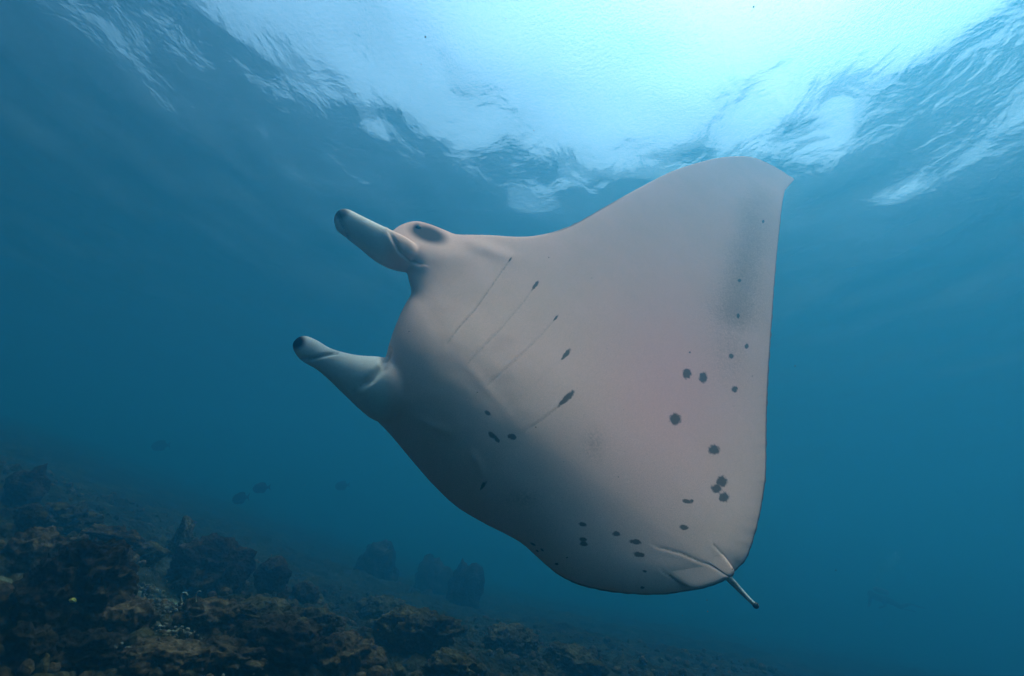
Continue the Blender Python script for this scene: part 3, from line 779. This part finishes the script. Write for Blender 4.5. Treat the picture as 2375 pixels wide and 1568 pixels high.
# ------------------------------------------------------------------ diver far off, with bubbles
M_SUIT = plain('wetsuit', (0.012, 0.013, 0.016), 0.6, .004, 10, .3); M_TANK = plain('tank_metal', (0.08, 0.08, 0.085), 0.35, 0, 6, .2); M_RUB = plain('fin_rubber', (0.02, 0.02, 0.03), 0.5, 0, 8, .2)
def make_diver(loc, rz):
    root = bpy.data.objects.new('person', None); COL.objects.link(root); root.location = loc; root.rotation_euler = (0, -.1, rz)
    J = {'pel': (0, 0, 0, .15), 'belly': (.16, 0, .01, .14), 'chest': (.38, 0, .02, .17), 'neck': (.54, 0, .05, .075), 'head': (.66, 0, .09, .10), 'crown': (.76, 0, .12, .075),
         'shL': (.45, .19, .01, .075), 'elL': (.40, .30, -.22, .05), 'haL': (.60, .20, -.34, .035), 'shR': (.45, -.19, .01, .075), 'elR': (.38, -.30, -.20, .05), 'haR': (.58, -.18, -.34, .035),
         'hpL': (-.06, .11, 0, .10), 'knL': (-.48, .15, -.10, .07), 'anL': (-.88, .17, .08, .045), 'hpR': (-.06, -.11, 0, .10), 'knR': (-.50, -.14, -.02, .07), 'anR': (-.90, -.17, -.12, .045)}
    E = [('pel', 'belly'), ('belly', 'chest'), ('chest', 'neck'), ('neck', 'head'), ('head', 'crown'), ('chest', 'shL'), ('shL', 'elL'), ('elL', 'haL'), ('chest', 'shR'), ('shR', 'elR'), ('elR', 'haR'),
         ('pel', 'hpL'), ('hpL', 'knL'), ('knL', 'anL'), ('pel', 'hpR'), ('hpR', 'knR'), ('knR', 'anR')]
    ks = list(J); me = bpy.data.meshes.new('body'); me.from_pydata([J[k][:3] for k in ks], [(ks.index(a), ks.index(b)) for a, b in E], [])
    o = bpy.data.objects.new('body', me); COL.objects.link(o); o.parent = root; me.materials.append(M_SUIT)
    sk = o.modifiers.new('k', 'SKIN')
    for k, vtx in enumerate(me.skin_vertices[0].data): vtx.radius = (J[ks[k]][3],) * 2; vtx.use_root = (k == 0)
    sb = o.modifiers.new('s', 'SUBSURF'); sb.levels = 2; sb.render_levels = 2
    dg = bpy.context.evaluated_depsgraph_get(); m2 = bpy.data.meshes.new_from_object(o.evaluated_get(dg)); o.modifiers.clear(); o.data = m2
    m2.materials.clear(); m2.materials.append(M_SUIT); m2.polygons.foreach_set('use_smooth', [True] * len(m2.polygons))
    tube('air_tank', [(-.08, 0, .25, .03), (-.05, 0, .25, .085), (.2, 0, .26, .09), (.44, 0, .26, .085), (.48, 0, .26, .04), (.53, 0, .26, .025)], M_TANK, root)
    mk = tube('diving_mask', [(.70, -.07, .05, .03), (.72, -.03, .04, .05), (.72, .03, .04, .05), (.70, .07, .05, .03)], M_RUB, root)
    for s, a in ((1, 'anL'), (-1, 'anR')):
        x, y, z, _ = J[a]; pts = [(0, -.05), (-.18, -.07), (-.5, -.12), (-.52, .12), (-.18, .07), (0, .05)]
        v = [(x + p_[0], y + p_[1], z - .012 + .25 * s * p_[0] * .2) for p_ in pts] + [(x + p_[0], y + p_[1], z + .012 + .25 * s * p_[0] * .2) for p_ in pts]
        f = [tuple(range(6))[::-1], tuple(range(6, 12))] + [(k, (k + 1) % 6, (k + 1) % 6 + 6, k + 6) for k in range(6)]
        mesh_obj('swim_fin', v, f, M_RUB, root, smooth=False)
    tag(root, 'distant diver in a dark wetsuit, barely visible in the blue right of the manta', 'person')
DV = P(2055, 1392, 18); make_diver(DV, math.radians(195))
def bubbles():
    rs = np.random.RandomState(3); v, f = ICO[2]; A, B = [], []
    top = P(2078, 1268, 17.5); bot = P(2032, 1345, 17.5)
    for k in range(70):
        t = rs.rand() ** 1.3; c = np.array(bot) * (1 - t) + np.array(top) * t + rs.randn(3) * (.05 + .13 * t)
        A.append(v * rs.uniform(.008, .028) * np.array([1, 1, .7]) + c); B.append(f + k * len(v))
    m, n, nd, ln = new_mat('bubble'); gl = N(nd, 'ShaderNodeBsdfGlossy', i_Roughness=0.1); tr = N(nd, 'ShaderNodeBsdfTransparent'); mx = N(nd, 'ShaderNodeMixShader'); mx.inputs[0].default_value = .6
    ln.new(tr.outputs[0], mx.inputs[1]); ln.new(gl.outputs[0], mx.inputs[2]); out = N(nd, 'ShaderNodeOutputMaterial'); ln.new(mx.outputs[0], out.inputs[0])
    o = bpy.data.objects.new('air_bubbles', fast_mesh('air_bubbles', np.vstack(A), np.vstack(B), m)); COL.objects.link(o); tag(o, 'stream of small air bubbles rising above the distant diver', 'bubbles', kind='stuff')
bubbles()
def motes():
    rs = np.random.RandomState(9); v, f = ICO[2]; A, B = [], []
    for k in range(260):
        c = P(rs.uniform(0, 2375), rs.uniform(0, 1568), rs.uniform(1.2, 5.5)); A.append(v * rs.uniform(.0006, .0022) + np.array(c)); B.append(f + k * len(v))
    o = bpy.data.objects.new('floating_particles', fast_mesh('floating_particles', np.vstack(A), np.vstack(B), M_PALE)); COL.objects.link(o); tag(o, 'tiny pale specks adrift in the water', 'particles', kind='stuff')
motes()
